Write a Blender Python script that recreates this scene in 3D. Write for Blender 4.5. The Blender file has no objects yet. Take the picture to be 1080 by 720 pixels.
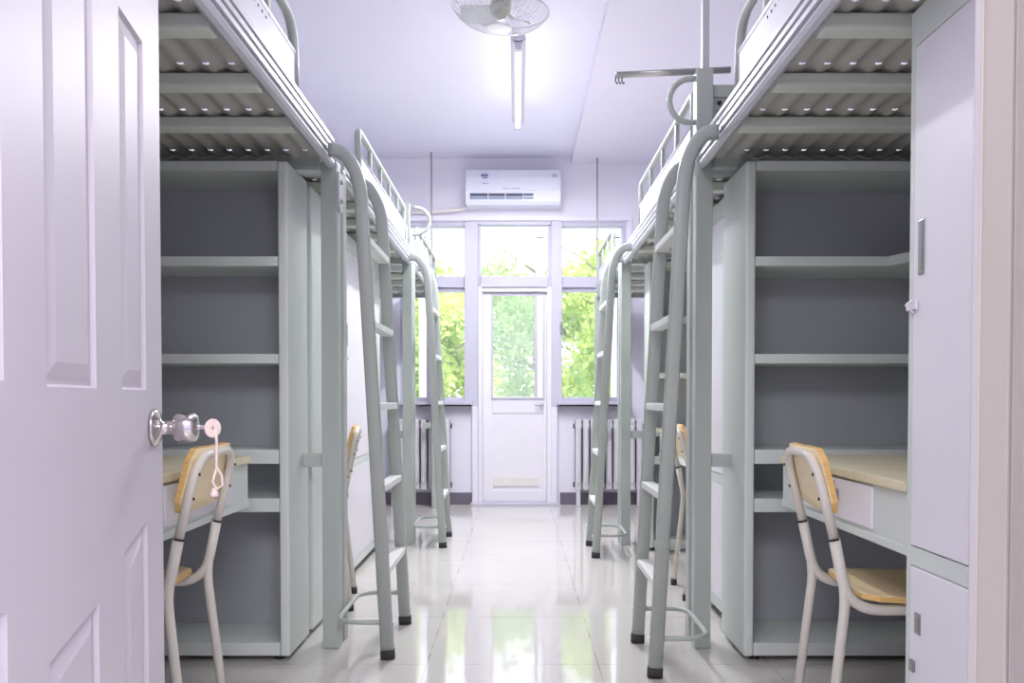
import bpy, bmesh, math, random
from mathutils import Vector, Matrix
random.seed(7)
SC = bpy.context.scene
COL = SC.collection
PI = math.pi

# ------------------------------------------------------------------ materials
def srgb(r, g, b):
    def f(c):
        c /= 255.0
        return c / 12.92 if c <= 0.04045 else ((c + 0.055) / 1.055) ** 2.4
    return (f(r), f(g), f(b), 1.0)

def mat(name, col, rough=0.5, metal=0.0, var=0.04, scale=8.0, bump=0.0, bscale=60.0, spec=0.5, emit=None, estr=0.0, stretch=None):
    m = bpy.data.materials.new(name)
    m.use_nodes = True
    nt = m.node_tree
    b = nt.nodes['Principled BSDF']
    tc = nt.nodes.new('ShaderNodeTexCoord')
    no = nt.nodes.new('ShaderNodeTexNoise')
    no.inputs['Scale'].default_value = scale
    no.inputs['Detail'].default_value = 4
    if stretch:
        mp = nt.nodes.new('ShaderNodeMapping')
        mp.inputs['Scale'].default_value = stretch
        nt.links.new(tc.outputs['Object'], mp.inputs['Vector'])
        nt.links.new(mp.outputs['Vector'], no.inputs['Vector'])
    else:
        nt.links.new(tc.outputs['Object'], no.inputs['Vector'])
    cr = nt.nodes.new('ShaderNodeValToRGB')
    c = col
    lo = tuple(max(0, v * (1 - var)) for v in c[:3]) + (1,)
    hi = tuple(min(1, v * (1 + var)) for v in c[:3]) + (1,)
    cr.color_ramp.elements[0].color = lo
    cr.color_ramp.elements[1].color = hi
    cr.color_ramp.elements[0].position = 0.3
    cr.color_ramp.elements[1].position = 0.7
    nt.links.new(no.outputs['Fac'], cr.inputs['Fac'])
    nt.links.new(cr.outputs['Color'], b.inputs['Base Color'])
    b.inputs['Roughness'].default_value = rough
    b.inputs['Metallic'].default_value = metal
    b.inputs['Specular IOR Level'].default_value = spec
    if bump:
        n2 = nt.nodes.new('ShaderNodeTexNoise')
        n2.inputs['Scale'].default_value = bscale
        nt.links.new(tc.outputs['Object'], n2.inputs['Vector'])
        bp = nt.nodes.new('ShaderNodeBump')
        bp.inputs['Strength'].default_value = bump
        bp.inputs['Distance'].default_value = 0.01
        nt.links.new(n2.outputs['Fac'], bp.inputs['Height'])
        nt.links.new(bp.outputs['Normal'], b.inputs['Normal'])
    if emit:
        b.inputs['Emission Color'].default_value = emit
        b.inputs['Emission Strength'].default_value = estr
    return m

M = {}
M['wall'] = mat('wall_paint', srgb(234, 231, 244), 0.75, var=0.01, scale=2, bump=0.03)
M['ceiling'] = mat('ceiling_paint', srgb(229, 227, 244), 0.85, var=0.01, scale=2)
M['beam'] = mat('beam_paint', srgb(226, 222, 237), 0.85, var=0.01, scale=2)
M['steel'] = mat('grey_green_powder_coat', srgb(178, 185, 180), 0.38, var=0.02, scale=6, bump=0.02, bscale=200)
M['steel_light'] = mat('pale_grey_powder_coat', srgb(196, 197, 205), 0.38, var=0.02, scale=6)
M['rung'] = mat('pale_rung_metal', srgb(230, 232, 230), 0.4, var=0.02)
M['cabinet'] = mat('grey_cabinet_metal', srgb(218, 225, 220), 0.42, var=0.02, scale=4)
M['cabinet_in'] = mat('dark_grey_cabinet_panel', srgb(180, 183, 188), 0.5, var=0.03, scale=3)
M['board'] = mat('grey_bed_sheet_metal', srgb(186, 185, 178), 0.45, var=0.05, scale=5)
M['white'] = mat('white_lacquer_metal', srgb(238, 235, 242), 0.4, var=0.01)
M['panel'] = mat('pale_lilac_panel', srgb(212, 211, 224), 0.45, var=0.01)
M['beam_steel'] = mat('pale_grey_green_beam', srgb(226, 230, 222), 0.42, var=0.02)
M['door'] = mat('white_door_paint', srgb(208, 201, 210), 0.45, var=0.012, scale=3)
M['frame'] = mat('lilac_window_frame', srgb(202, 199, 216), 0.45, var=0.015)
M['jamb'] = mat('beige_jamb_paint', srgb(186, 176, 170), 0.6, var=0.04, scale=3, stretch=(1, 1, 0.2))
M['jamb2'] = mat('pale_stop_paint', srgb(196, 191, 194), 0.6, var=0.02, scale=3)
M['jamb3'] = mat('grey_jamb_paint', srgb(164, 156, 152), 0.6, var=0.03, scale=3)
M['desk'] = mat('pale_maple_laminate', srgb(232, 222, 190), 0.35, var=0.05, scale=3, stretch=(1, 12, 1))
M['ply'] = mat('honey_plywood', srgb(246, 224, 180), 0.4, var=0.06, scale=4, stretch=(12, 1.5, 12))
M['plyedge'] = mat('orange_plywood_edge', srgb(234, 190, 120), 0.5, var=0.1, scale=10, stretch=(1, 1, 30))
M['tube'] = mat('cream_tube_metal', srgb(222, 216, 206), 0.35, var=0.02)
M['rubber'] = mat('black_rubber', srgb(50, 48, 52), 0.7, var=0.1)
M['dark'] = mat('dark_grey', srgb(60, 60, 66), 0.7, var=0.1)  # vent holes, rod hooks and the painted shadow line under the sills
M['chrome'] = mat('brushed_chrome', srgb(206, 200, 198), 0.16, metal=1.0, var=0.05, scale=20)
M['brass'] = mat('pale_pink_key_plastic', srgb(236, 214, 206), 0.4, var=0.05)
M['silver'] = mat('silver_handle', srgb(170, 168, 166), 0.35, metal=0.8, var=0.05)
M['plum'] = mat('plum_skirting', srgb(112, 104, 120), 0.5, var=0.06)
M['radiator'] = mat('white_radiator_enamel', srgb(216, 213, 220), 0.4, var=0.02)
M['radgap'] = mat('radiator_gap_shade', srgb(96, 92, 104), 0.6, var=0.05)
M['ac'] = mat('white_air_conditioner', srgb(228, 229, 241), 0.4, var=0.01)
M['louvre'] = mat('slate_louvre', srgb(74, 82, 106), 0.5, var=0.1)
M['louvre2'] = mat('pale_slate_louvre', srgb(150, 160, 184), 0.5, var=0.05)
M['ink'] = mat('blue_print', srgb(92, 102, 168), 0.6, var=0.05)
M['ink2'] = mat('pale_blue_print', srgb(168, 174, 208), 0.6, var=0.05)
M['pipe'] = mat('cream_pipe', srgb(236, 231, 226), 0.5, var=0.03)
M['fanwire'] = mat('fan_wire_grey', srgb(196, 196, 202), 0.35, metal=0.2, var=0.03)
M['fanbody'] = mat('fan_motor_cream', srgb(196, 196, 182), 0.4, var=0.04)
M['fanblade'] = mat('fan_blade_grey', srgb(206, 208, 210), 0.35, var=0.03)
M['lampbody'] = mat('lamp_body_grey', srgb(200, 200, 210), 0.4, var=0.02)
M['lamptube'] = mat('lamp_tube_white', srgb(250, 250, 255), 0.4, var=0.0, emit=(0.94, 0.95, 1, 1), estr=4.0)
M['bark'] = mat('grey_bark', srgb(166, 160, 140), 0.9, var=0.2, scale=12)
M['ground'] = mat('pale_ground', srgb(200, 204, 196), 0.9, var=0.05)

def leaf_mat(name, c1, c2):
    m = bpy.data.materials.new(name); m.use_nodes = True
    nt = m.node_tree; nt.nodes.clear()
    out = nt.nodes.new('ShaderNodeOutputMaterial')
    tc = nt.nodes.new('ShaderNodeTexCoord')
    no = nt.nodes.new('ShaderNodeTexNoise'); no.inputs['Scale'].default_value = 2.6; no.inputs['Detail'].default_value = 5
    nt.links.new(tc.outputs['Object'], no.inputs['Vector'])
    cr = nt.nodes.new('ShaderNodeValToRGB')
    cr.color_ramp.elements[0].color = c1; cr.color_ramp.elements[1].color = c2
    cr.color_ramp.elements[0].position = 0.36; cr.color_ramp.elements[1].position = 0.64
    nt.links.new(no.outputs['Fac'], cr.inputs['Fac'])
    d = nt.nodes.new('ShaderNodeBsdfDiffuse'); t = nt.nodes.new('ShaderNodeBsdfTranslucent')
    mx = nt.nodes.new('ShaderNodeMixShader'); mx.inputs[0].default_value = 0.45
    nt.links.new(cr.outputs['Color'], d.inputs['Color']); nt.links.new(cr.outputs['Color'], t.inputs['Color'])
    nt.links.new(d.outputs[0], mx.inputs[1]); nt.links.new(t.outputs[0], mx.inputs[2])
    nt.links.new(mx.outputs[0], out.inputs['Surface'])
    return m
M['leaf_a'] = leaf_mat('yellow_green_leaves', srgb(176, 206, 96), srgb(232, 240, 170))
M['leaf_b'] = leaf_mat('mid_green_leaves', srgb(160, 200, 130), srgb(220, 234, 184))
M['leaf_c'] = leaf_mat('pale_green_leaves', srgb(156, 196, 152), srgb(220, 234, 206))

def glass_mat(name, tint, fac, haze=0.0):
    m = bpy.data.materials.new(name); m.use_nodes = True
    nt = m.node_tree; nt.nodes.clear()
    out = nt.nodes.new('ShaderNodeOutputMaterial')
    tr = nt.nodes.new('ShaderNodeBsdfTransparent'); tr.inputs['Color'].default_value = tint
    gl = nt.nodes.new('ShaderNodeBsdfGlossy'); gl.inputs['Roughness'].default_value = 0.03
    mx = nt.nodes.new('ShaderNodeMixShader'); mx.inputs[0].default_value = fac
    nt.links.new(tr.outputs[0], mx.inputs[1]); nt.links.new(gl.outputs[0], mx.inputs[2])
    last = mx
    if haze:
        df = nt.nodes.new('ShaderNodeBsdfTranslucent'); df.inputs['Color'].default_value = (0.95, 0.95, 1, 1)
        no = nt.nodes.new('ShaderNodeTexNoise'); no.inputs['Scale'].default_value = 1.5
        tc = nt.nodes.new('ShaderNodeTexCoord'); nt.links.new(tc.outputs['Object'], no.inputs['Vector'])
        ma = nt.nodes.new('ShaderNodeMath'); ma.operation = 'MULTIPLY'; ma.inputs[1].default_value = haze * 2
        nt.links.new(no.outputs['Fac'], ma.inputs[0])
        m2 = nt.nodes.new('ShaderNodeMixShader')
        nt.links.new(ma.outputs[0], m2.inputs[0])
        nt.links.new(mx.outputs[0], m2.inputs[1]); nt.links.new(df.outputs[0], m2.inputs[2])
        last = m2
    nt.links.new(last.outputs[0], out.inputs['Surface'])
    return m
M['glass'] = glass_mat('clear_glass', (0.97, 0.98, 0.98, 1), 0.04, 0.05)
M['glass_hazy'] = glass_mat('hazy_glass', (0.95, 0.96, 0.96, 1), 0.05, 0.14)

def floor_mat():
    m = bpy.data.materials.new('glossy_cream_tiles'); m.use_nodes = True
    nt = m.node_tree; b = nt.nodes['Principled BSDF']; L = nt.links.new
    tc = nt.nodes.new('ShaderNodeTexCoord'); sx = nt.nodes.new('ShaderNodeSeparateXYZ')
    L(tc.outputs['Object'], sx.inputs[0])
    def line(sock, off):
        a = nt.nodes.new('ShaderNodeMath'); a.operation = 'SUBTRACT'; a.inputs[1].default_value = off; L(sock, a.inputs[0])
        d = nt.nodes.new('ShaderNodeMath'); d.operation = 'DIVIDE'; d.inputs[1].default_value = 0.6; L(a.outputs[0], d.inputs[0])
        f = nt.nodes.new('ShaderNodeMath'); f.operation = 'FRACT'; L(d.outputs[0], f.inputs[0])
        h = nt.nodes.new('ShaderNodeMath'); h.operation = 'SUBTRACT'; h.inputs[1].default_value = 0.5; L(f.outputs[0], h.inputs[0])
        ab = nt.nodes.new('ShaderNodeMath'); ab.operation = 'ABSOLUTE'; L(h.outputs[0], ab.inputs[0])
        g = nt.nodes.new('ShaderNodeMath'); g.operation = 'GREATER_THAN'; g.inputs[1].default_value = 0.4966; L(ab.outputs[0], g.inputs[0])
        return g.outputs[0]
    mxl = nt.nodes.new('ShaderNodeMath'); mxl.operation = 'MAXIMUM'
    L(line(sx.outputs['X'], -0.315), mxl.inputs[0]); L(line(sx.outputs['Y'], 2.77), mxl.inputs[1])
    no = nt.nodes.new('ShaderNodeTexNoise'); no.inputs['Scale'].default_value = 1.6; no.inputs['Detail'].default_value = 6
    L(tc.outputs['Object'], no.inputs['Vector'])
    cr = nt.nodes.new('ShaderNodeValToRGB')
    cr.color_ramp.elements[0].color = srgb(202, 198, 192); cr.color_ramp.elements[1].color = srgb(214, 211, 208)
    L(no.outputs['Fac'], cr.inputs['Fac'])
    n2 = nt.nodes.new('ShaderNodeTexNoise'); n2.inputs['Scale'].default_value = 9
    L(tc.outputs['Object'], n2.inputs['Vector'])
    cg = nt.nodes.new('ShaderNodeValToRGB')
    cg.color_ramp.elements[0].color = srgb(150, 140, 128); cg.color_ramp.elements[1].color = srgb(206, 202, 200)
    cg.color_ramp.elements[0].position = 0.35; cg.color_ramp.elements[1].position = 0.6
    L(n2.outputs['Fac'], cg.inputs['Fac'])
    mx = nt.nodes.new('ShaderNodeMix'); mx.data_type = 'RGBA'
    L(mxl.outputs[0], mx.inputs[0]); L(cr.outputs['Color'], mx.inputs[6]); L(cg.outputs['Color'], mx.inputs[7])
    L(mx.outputs[2], b.inputs['Base Color'])
    b.inputs['Roughness'].default_value = 0.045
    b.inputs['Specular IOR Level'].default_value = 0.85
    b.inputs['IOR'].default_value = 1.75
    n3 = nt.nodes.new('ShaderNodeTexNoise'); n3.inputs['Scale'].default_value = 7
    L(tc.outputs['Object'], n3.inputs['Vector'])
    bp = nt.nodes.new('ShaderNodeBump'); bp.inputs['Strength'].default_value = 0.04; bp.inputs['Distance'].default_value = 0.02
    L(n3.outputs['Fac'], bp.inputs['Height']); L(bp.outputs['Normal'], b.inputs['Normal'])
    return m
M['floor'] = floor_mat()

# ------------------------------------------------------------------ mesh builder
class MB:
    def __init__(self, s=1):
        self.bm = bmesh.new(); self.s = s     # s = -1 mirrors x
        self.smooth = False
    def _add(self, verts, faces, smooth=False, mi=0):
        vs = [self.bm.verts.new((v[0] * self.s, v[1], v[2])) for v in verts]
        out = []
        for f in faces:
            try:
                fc = self.bm.faces.new([vs[i] for i in f]); fc.smooth = smooth; fc.material_index = mi; out.append(fc)
            except ValueError:
                pass
        return vs, out
    def box(self, x0, y0, z0, x1, y1, z1, bev=0.0, mi=0):
        v = [(x0,y0,z0),(x1,y0,z0),(x1,y1,z0),(x0,y1,z0),(x0,y0,z1),(x1,y0,z1),(x1,y1,z1),(x0,y1,z1)]
        f = [(0,3,2,1),(4,5,6,7),(0,1,5,4),(1,2,6,5),(2,3,7,6),(3,0,4,7)]
        vs, fs = self._add(v, f, mi=mi)
        if bev:
            es = list({e for fc in fs for e in fc.edges})
            bmesh.ops.bevel(self.bm, geom=es, offset=bev, segments=2, affect='EDGES', profile=0.6)
        return self
    def prism(self, prof, axis, a, b, smooth=False, mi=0):
        """prof: 2D list; axis 'x','y','z' extrusion from a to b. axis y: prof=(x,z); x: prof=(y,z); z: prof=(x,y)"""
        def p(q, t):
            return {'y': (q[0], t, q[1]), 'x': (t, q[0], q[1]), 'z': (q[0], q[1], t)}[axis]
        n = len(prof)
        v = [p(q, a) for q in prof] + [p(q, b) for q in prof]
        f = [tuple(range(n)), tuple(range(2*n-1, n-1, -1))] + [(i, (i+1) % n, n+(i+1) % n, n+i) for i in range(n)]
        self._add(v, f, smooth, mi)
        return self
    def tube(self, pts, r, n=10, sq=None, caps=True, closed=False, up=None):
        """round tube along pts; sq=(w,h) gives an oblong section instead; up fixes its h direction"""
        P = [Vector(p) for p in pts]; m = len(P)
        rings = []
        prevN = None
        for i, p in enumerate(P):
            if closed:
                t = (P[(i+1) % m] - P[i-1])
            else:
                t = (P[min(i+1, m-1)] - P[max(i-1, 0)])
            t.normalize()
            if up is not None:
                u = Vector(up); nrm = (u - t * u.dot(t))
                if nrm.length < 1e-4: nrm = t.orthogonal()
            elif prevN is None:
                nrm = t.orthogonal()
            else:
                nrm = prevN - t * prevN.dot(t)
                if nrm.length < 1e-6: nrm = t.orthogonal()
            nrm.normalize(); prevN = nrm
            bn = t.cross(nrm)
            ring = []
            for k in range(n):
                a = 2*PI*k/n
                if sq:
                    ca, sa = math.cos(a), math.sin(a)
                    e = 0.5
                    ring.append(p + bn * (sq[0]/2 * math.copysign(abs(ca)**e, ca)) + nrm * (sq[1]/2 * math.copysign(abs(sa)**e, sa)))
                else:
                    rr = r[i] if isinstance(r, (list, tuple)) else r
                    ring.append(p + bn * (rr*math.cos(a)) + nrm * (rr*math.sin(a)))
            rings.append(ring)
        v = [q for ring in rings for q in ring]
        f = []
        for i in range(m if closed else m-1):
            j = (i+1) % m
            for k in range(n):
                k2 = (k+1) % n
                f.append((i*n+k, i*n+k2, j*n+k2, j*n+k))
        vs, fs = self._add(v, f, True)
        if caps and not closed:
            for ring in (vs[:n], vs[-n:]):
                try: self.bm.faces.new(ring)
                except ValueError: pass
        return self
    def lathe(self, prof, c, axis='z', n=24, smooth=True):
        """prof: list of (radius, height)"""
        c = Vector(c); v = []; f = []
        for (r, h) in prof:
            for k in range(n):
                a = 2*PI*k/n; x, y = r*math.cos(a), r*math.sin(a)
                v.append(c + {'z': Vector((x, y, h)), 'x': Vector((h, x, y)), 'y': Vector((x, h, y))}[axis])
        m = len(prof)
        for i in range(m-1):
            for k in range(n):
                k2 = (k+1) % n
                f.append((i*n+k, i*n+k2, (i+1)*n+k2, (i+1)*n+k))
        vs, fs = self._add(v, f, smooth)
        for ring in (vs[:n], vs[-n:]):
            try: self.bm.faces.new(ring)
            except ValueError: pass
        return self
    def xform(self, mtx):
        bmesh.ops.transform(self.bm, matrix=mtx, verts=self.bm.verts); return self
    def build(self, name, m, parent=None, recalc=True):
        bm = self.bm
        if recalc: bmesh.ops.recalc_face_normals(bm, faces=bm.faces)
        me = bpy.data.meshes.new(name)
        if parent is not None:
            bm.transform(parent.matrix_basis.inverted())
        bm.to_mesh(me); bm.free()
        ms = m if isinstance(m, (list, tuple)) else [m]
        for q in ms: me.materials.append(q)
        o = bpy.data.objects.new(name, me); COL.objects.link(o)
        if parent is not None: o.parent = parent
        return o

def child(name, mb, m, root, part=None):
    """world-space mesh put under root (an Empty), or under part, whose parent is root"""
    o = mb.build(name, m, None)
    o.parent = part or root
    base = root.matrix_basis.copy()
    o.data.transform(base.inverted())
    return o

def arc(c, r, a0, a1, n, plane='xz', y=0.0):
    out = []
    for i in range(n+1):
        a = a0 + (a1-a0)*i/n
        out.append((c[0] + r*math.cos(a), c[1] + r*math.sin(a)))
    return out

def fillet(pts, r, n=5):
    """round the corners of a 3D polyline"""
    P = [Vector(p) for p in pts]; out = [P[0]]
    for i in range(1, len(P)-1):
        a, b, c = P[i-1], P[i], P[i+1]
        d1 = (a-b); d2 = (c-b)
        l = min(r, d1.length*0.49, d2.length*0.49)
        p1 = b + d1.normalized()*l; p2 = b + d2.normalized()*l
        for k in range(n+1):
            t = k/n
            out.append(p1*(1-t)**2 + b*2*t*(1-t) + p2*t*t)
    out.append(P[-1]); return out

def thing(name, label, cat, loc=(0,0,0), group=None):
    o = bpy.data.objects.new(name, None); COL.objects.link(o)
    o.location = loc; o.empty_display_size = 0.1
    o['label'] = label; o['category'] = cat
    if group: o['group'] = group
    bpy.context.view_layer.update()
    return o

def tag(o, label, cat, group=None, kind=None):
    o['label'] = label; o['category'] = cat
    if group: o['group'] = group
    if kind: o['kind'] = kind
    return o

def struct(o, label=None, cat=None):
    o['kind'] = 'structure'
    if label: o['label'] = label
    if cat: o['category'] = cat
    return o

# ------------------------------------------------------------------ room shell
YB = 6.98; ZC = 3.02; XW = 1.66; YF0, YF1 = 0.60, 0.79
struct(MB().box(-4, -1.5, -0.1, 4, YF1, 0).box(-XW-0.2, YF1, -0.1, XW+0.2, YB+0.2, 0).build('floor', M['floor']), 'glossy cream tiled floor of the dormitory', 'floor')
struct(MB().box(-4, -1.7, ZC, 4, YF1, ZC+0.12).box(-XW-0.2, YF1, ZC, XW+0.2, YB+0.2, ZC+0.12).build('ceiling', M['ceiling']), 'white painted ceiling above the loft beds', 'ceiling')
struct(MB().box(-XW-0.2, YF1, 0, -XW, YB+0.2, ZC).build('wall_left', M['wall']), 'white wall behind the beds on the entry door side', 'wall')
struct(MB().box(XW, YF1, 0, XW+0.2, YB+0.2, ZC).build('wall_right', M['wall']), 'white wall behind the beds opposite the entry door', 'wall')
JL, JR, DH = -0.56, 0.449, 2.06
w = MB()
w.box(-4, YF0, 0, JL-0.04, YF1, ZC).box(JR+0.02, YF0, 0, 4, YF1, ZC).box(JL-0.04, YF0, DH+0.04, JR+0.02, YF1, ZC)
struct(w.build('wall_front', M['wall']), 'white wall around the entry doorway', 'wall')
struct(MB().box(-4, -1.7, -0.1, 4, -1.5, ZC).build('wall_corridor', M['wall']), 'white corridor wall behind the viewer', 'wall')
# back wall with window openings
WL, WR = -1.02, 0.955
DL, DR = -0.36, 0.32
w = MB()
w.box(-XW, YB, 0, WL, YB+0.2, ZC).box(WR, YB, 0, XW, YB+0.2, ZC)
w.box(WL, YB, 2.47, WR, YB+0.2, ZC)
w.box(WL, YB, 0, DL, YB+0.2, 0.87).box(DR, YB, 0, WR, YB+0.2, 0.87)
struct(w.build('wall_back', M['wall']), 'white far wall with windows and balcony door', 'wall')
# ceiling beam
struct(MB().box(0.474, YF1, ZC-0.05, XW, YB, ZC).build('trim_1', M['beam']), 'shallow ceiling beam running along the room', 'trim')
# door frame (jambs and head) with stop profile
def jamb(xa, sgn):
    b = MB()
    b.box(min(xa, xa+sgn*0.04), YF0-0.02, 0, max(xa, xa+sgn*0.04), YF1, DH+0.04, 0.003)
    return b
b = MB()
x = JR
b.box(x, YF0+0.175, 0, x+0.03, YF1, DH+0.03, 0.003, 1)
b.box(x+0.001, YF0+0.130, 0, x+0.03, YF0+0.175, DH+0.03, 0.002, 0)
b.box(x+0.006, YF0+0.118, 0, x+0.03, YF0+0.130, DH+0.03, 0.001, 2)
b.box(x-0.004, YF0-0.02, 0, x+0.03, YF0+0.118, DH+0.03, 0.004, 2)
b.box(JL-0.04, YF0-0.02, 0, JL, YF1-0.06, DH+0.03, 0.003, 1)
b.box(JL-0.04, YF0-0.02, DH, JR+0.03, YF1, DH+0.04, 0.003, 1)
struct(b.build('trim_2', [M['jamb'], M['jamb2'], M['jamb3']]), 'stepped beige frame of the entry doorway', 'trim')

# skirting
b = MB(); b.box(WL, YB-0.015, 0, DL-0.02, YB, 0.105, 0.002); b.box(-XW, YB-0.015, 0, WL, YB, 0.105); 
struct(b.build('baseboard_back', M['plum']), 'plum skirting under the window by the entry door side', 'baseboard')
b = MB(); b.box(DR+0.06, YB-0.015, 0, XW, YB, 0.105, 0.002)
struct(b.build('baseboard_back.001', M['plum']), 'plum skirting under the window opposite the entry door', 'baseboard')

# ------------------------------------------------------------------ windows and balcony door
def ring(b, x0, z0, x1, z1, t, y0, y1, bev=0.004):
    b.box(x0, y0, z0, x0+t, y1, z1, bev); b.box(x1-t, y0, z0, x1, y1, z1, bev)
    b.box(x0+t, y0, z0, x1-t, y1, z0+t, bev); b.box(x0+t, y0, z1-t, x1-t, y1, z1, bev)
    return b
def rect_pane(name, x0, z0, x1, z1, y, m, par):
    return child(name, MB().box(x0, y, z0, x1, y+0.006, z1), m, par)
FY0, FY1 = YB+0.04, YB+0.12
def window(name, x0, x1, z0, z1, tz, label, sash, inner):
    """x0..x1, z0..z1 outer frame; tz: transom centre"""
    r = thing(name, label, 'window', ((x0+x1)/2, FY0, z0)); r['kind'] = 'structure'
    b = MB(); ring(b, x0, z0, x1, z1, 0.035, FY0-0.03, FY1); b.box(x0+0.035, FY0-0.03, tz-0.05, x1-0.035, FY1, tz+0.045, 0.004)
    child('window_frame', b, M['frame'], r)
    rect_pane('pane', x0+0.035, tz+0.045, x1-0.035, z1-0.035, FY0+0.04, M['glass'], r)
    for (a, c) in sash:
        s = child('sash', ring(MB(), a, z0+0.035, c, tz-0.05, 0.035, FY0, FY0+0.05), M['frame'], r)
        rect_pane('pane', a+0.035, z0+0.07, c-0.035, tz-0.085, FY0+0.03, M['glass'], r).parent = s
    return r
w1 = window('window_1', WL, -0.335, 0.87, 2.47, 1.95, 'lilac framed window beside the balcony door on the entry door side', [(-0.985, -0.76), (-0.76, -0.37)], None)
w2 = window('window_2', 0.29, WR, 0.87, 2.47, 1.95, 'lilac framed window with a sash handle beside the balcony door', [(0.325, 0.75), (0.75, 0.92)], None)
# wide jamb mullions either side of the balcony door
b = MB(); b.box(-0.455, YB-0.03, 0.86, -0.338, FY0-0.001, 2.47, 0.006)
child('mullion', b, M['frame'], w1)
b = MB(); b.box(0.30, YB-0.03, 0.86, 0.395, FY0-0.001, 2.47, 0.006)
child('mullion', b, M['frame'], w2)
h = MB(); h.box(0.375, YB-0.055, 1.49, 0.40, YB-0.02, 1.60, 0.006); h.tube([(0.387, YB-0.06, 1.57), (0.41, YB-0.075, 1.53), (0.425, YB-0.075, 1.47)], 0.010)
child('window_handle', h, M['silver'], w2)
w3 = thing('window_3', 'transom window above the balcony door', 'window', (0, FY0, 1.99)); w3['kind'] = 'structure'
b = MB(); ring(b, -0.335, 1.9, 0.29, 2.47, 0.02, FY0-0.03, FY1); b.box(-0.315, FY0-0.06, 1.90, 0.27, FY1, 1.995, 0.004)
b.box(-0.338, FY0-0.06, 2.44, 0.295, FY0-0.02, 2.47, 0.003)
child('window_frame', b, M['frame'], w3)
rect_pane('pane', -0.315, 1.995, 0.27, 2.45, FY0+0.04, M['glass'], w3)
# sills
for i, (a, c, tx) in enumerate(((-1.02, -0.385, 'pale window sill above the radiator on the entry door side'), (0.345, 0.98, 'pale window sill above the radiator opposite the entry door'))):
    b = MB(); b.box(a, YB-0.10, 0.875, c, YB+0.01, 0.905, 0.005); b.box(a+0.02, YB-0.075, 0.862, c-0.01, YB, 0.875, mi=1)  # dark strip under the slab paints the sill's shadow line
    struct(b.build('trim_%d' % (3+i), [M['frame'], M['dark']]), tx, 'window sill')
# pilasters between radiator niche and door
for i, (a, c) in enumerate(((-0.39, -0.338), (0.30, 0.355))):
    struct(MB().box(a, YB-0.05, 0.0, c, YB+0.04, 0.86, 0.005).build('trim_%d' % (5+i), M['wall']),
           ('white pilaster beside the balcony door on the entry door side', 'white pilaster beside the balcony door opposite the entry door')[i], 'trim')
# balcony door
d1 = thing('door_1', 'white balcony door with tall glass above a solid panel', 'door', (-0.02, YB, 0)); d1['kind'] = 'structure'
b = MB(); b.box(-0.336, YB-0.03, 0, -0.30, FY1, 1.90, 0.004); b.box(0.265, YB-0.03, 0, 0.301, FY1, 1.90, 0.004); b.box(-0.30, YB+0.0, 1.862, 0.265, FY1, 1.90, 0.003)
child('door_frame', b, M['white'], d1)
LY0, LY1 = YB+0.04, YB+0.085
b = MB()
b.box(-0.299, LY0, 0.023, -0.215, LY1, 1.858, 0.004); b.box(0.238, LY0, 0.023, 0.264, LY1, 1.858, 0.004)
b.box(-0.215, LY0, 1.835, 0.238, LY1, 1.858, 0.002); b.box(-0.215, LY0, 0.80, 0.238, LY1, 0.945, 0.004)
b.box(-0.215, LY0+0.008, 0.12, 0.238, LY1-0.008, 0.80); b.box(-0.215, LY0, 0.023, 0.238, LY1, 0.12, 0.004)
leaf = child('door_leaf', b, M['white'], d1)
b = MB(); ring(b, -0.225, 0.925, 0.245, 1.845, 0.016, LY0-0.012, LY0+0.004, 0.003); b.box(0.155, LY0-0.012, 0.94, 0.182, LY0+0.03, 1.83, 0.003)
child('glazing_bead', b, M['frame'], d1, leaf)
child('pane', MB().box(-0.215, LY0+0.02, 0.945, 0.238, LY0+0.026, 1.835), M['glass_hazy'], d1, leaf)
b = MB(); b.box(-0.21, LY0-0.003, 0.155, 0.20, LY0+0.009, 0.235, 0.002)  # thin cream strip across the lower panel
child('cream_strip', b, M['pipe'], d1, leaf)
b = MB(); b.box(0.19, LY0-0.012, 0.86, 0.235, LY0, 0.885, 0.004); b.tube([(0.225, LY0-0.012, 0.872), (0.225, LY0-0.045, 0.872), (0.16, LY0-0.045, 0.872)], 0.007)
child('door_handle', b, M['frame'], d1, leaf)
struct(MB().box(-0.40, YB-0.10, 0, 0.36, YB+0.2, 0.022, 0.004).build('trim_7', M['frame']), 'lilac grey threshold of the balcony door', 'threshold')
# recessed wall trim line above the windows
struct(MB().box(-1.06, YB-0.02, 2.475, 1.0, YB, 2.52, 0.004).build('trim_8', M['wall']), 'slim white casing strip above the windows', 'trim')
b = MB(); b.box(0.962, YB-0.02, 0.87, 1.0, YB, 2.475, 0.004)
struct(b.build('trim_9', M['wall']), 'slim white casing strip beside the window opposite the entry door', 'trim')

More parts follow.
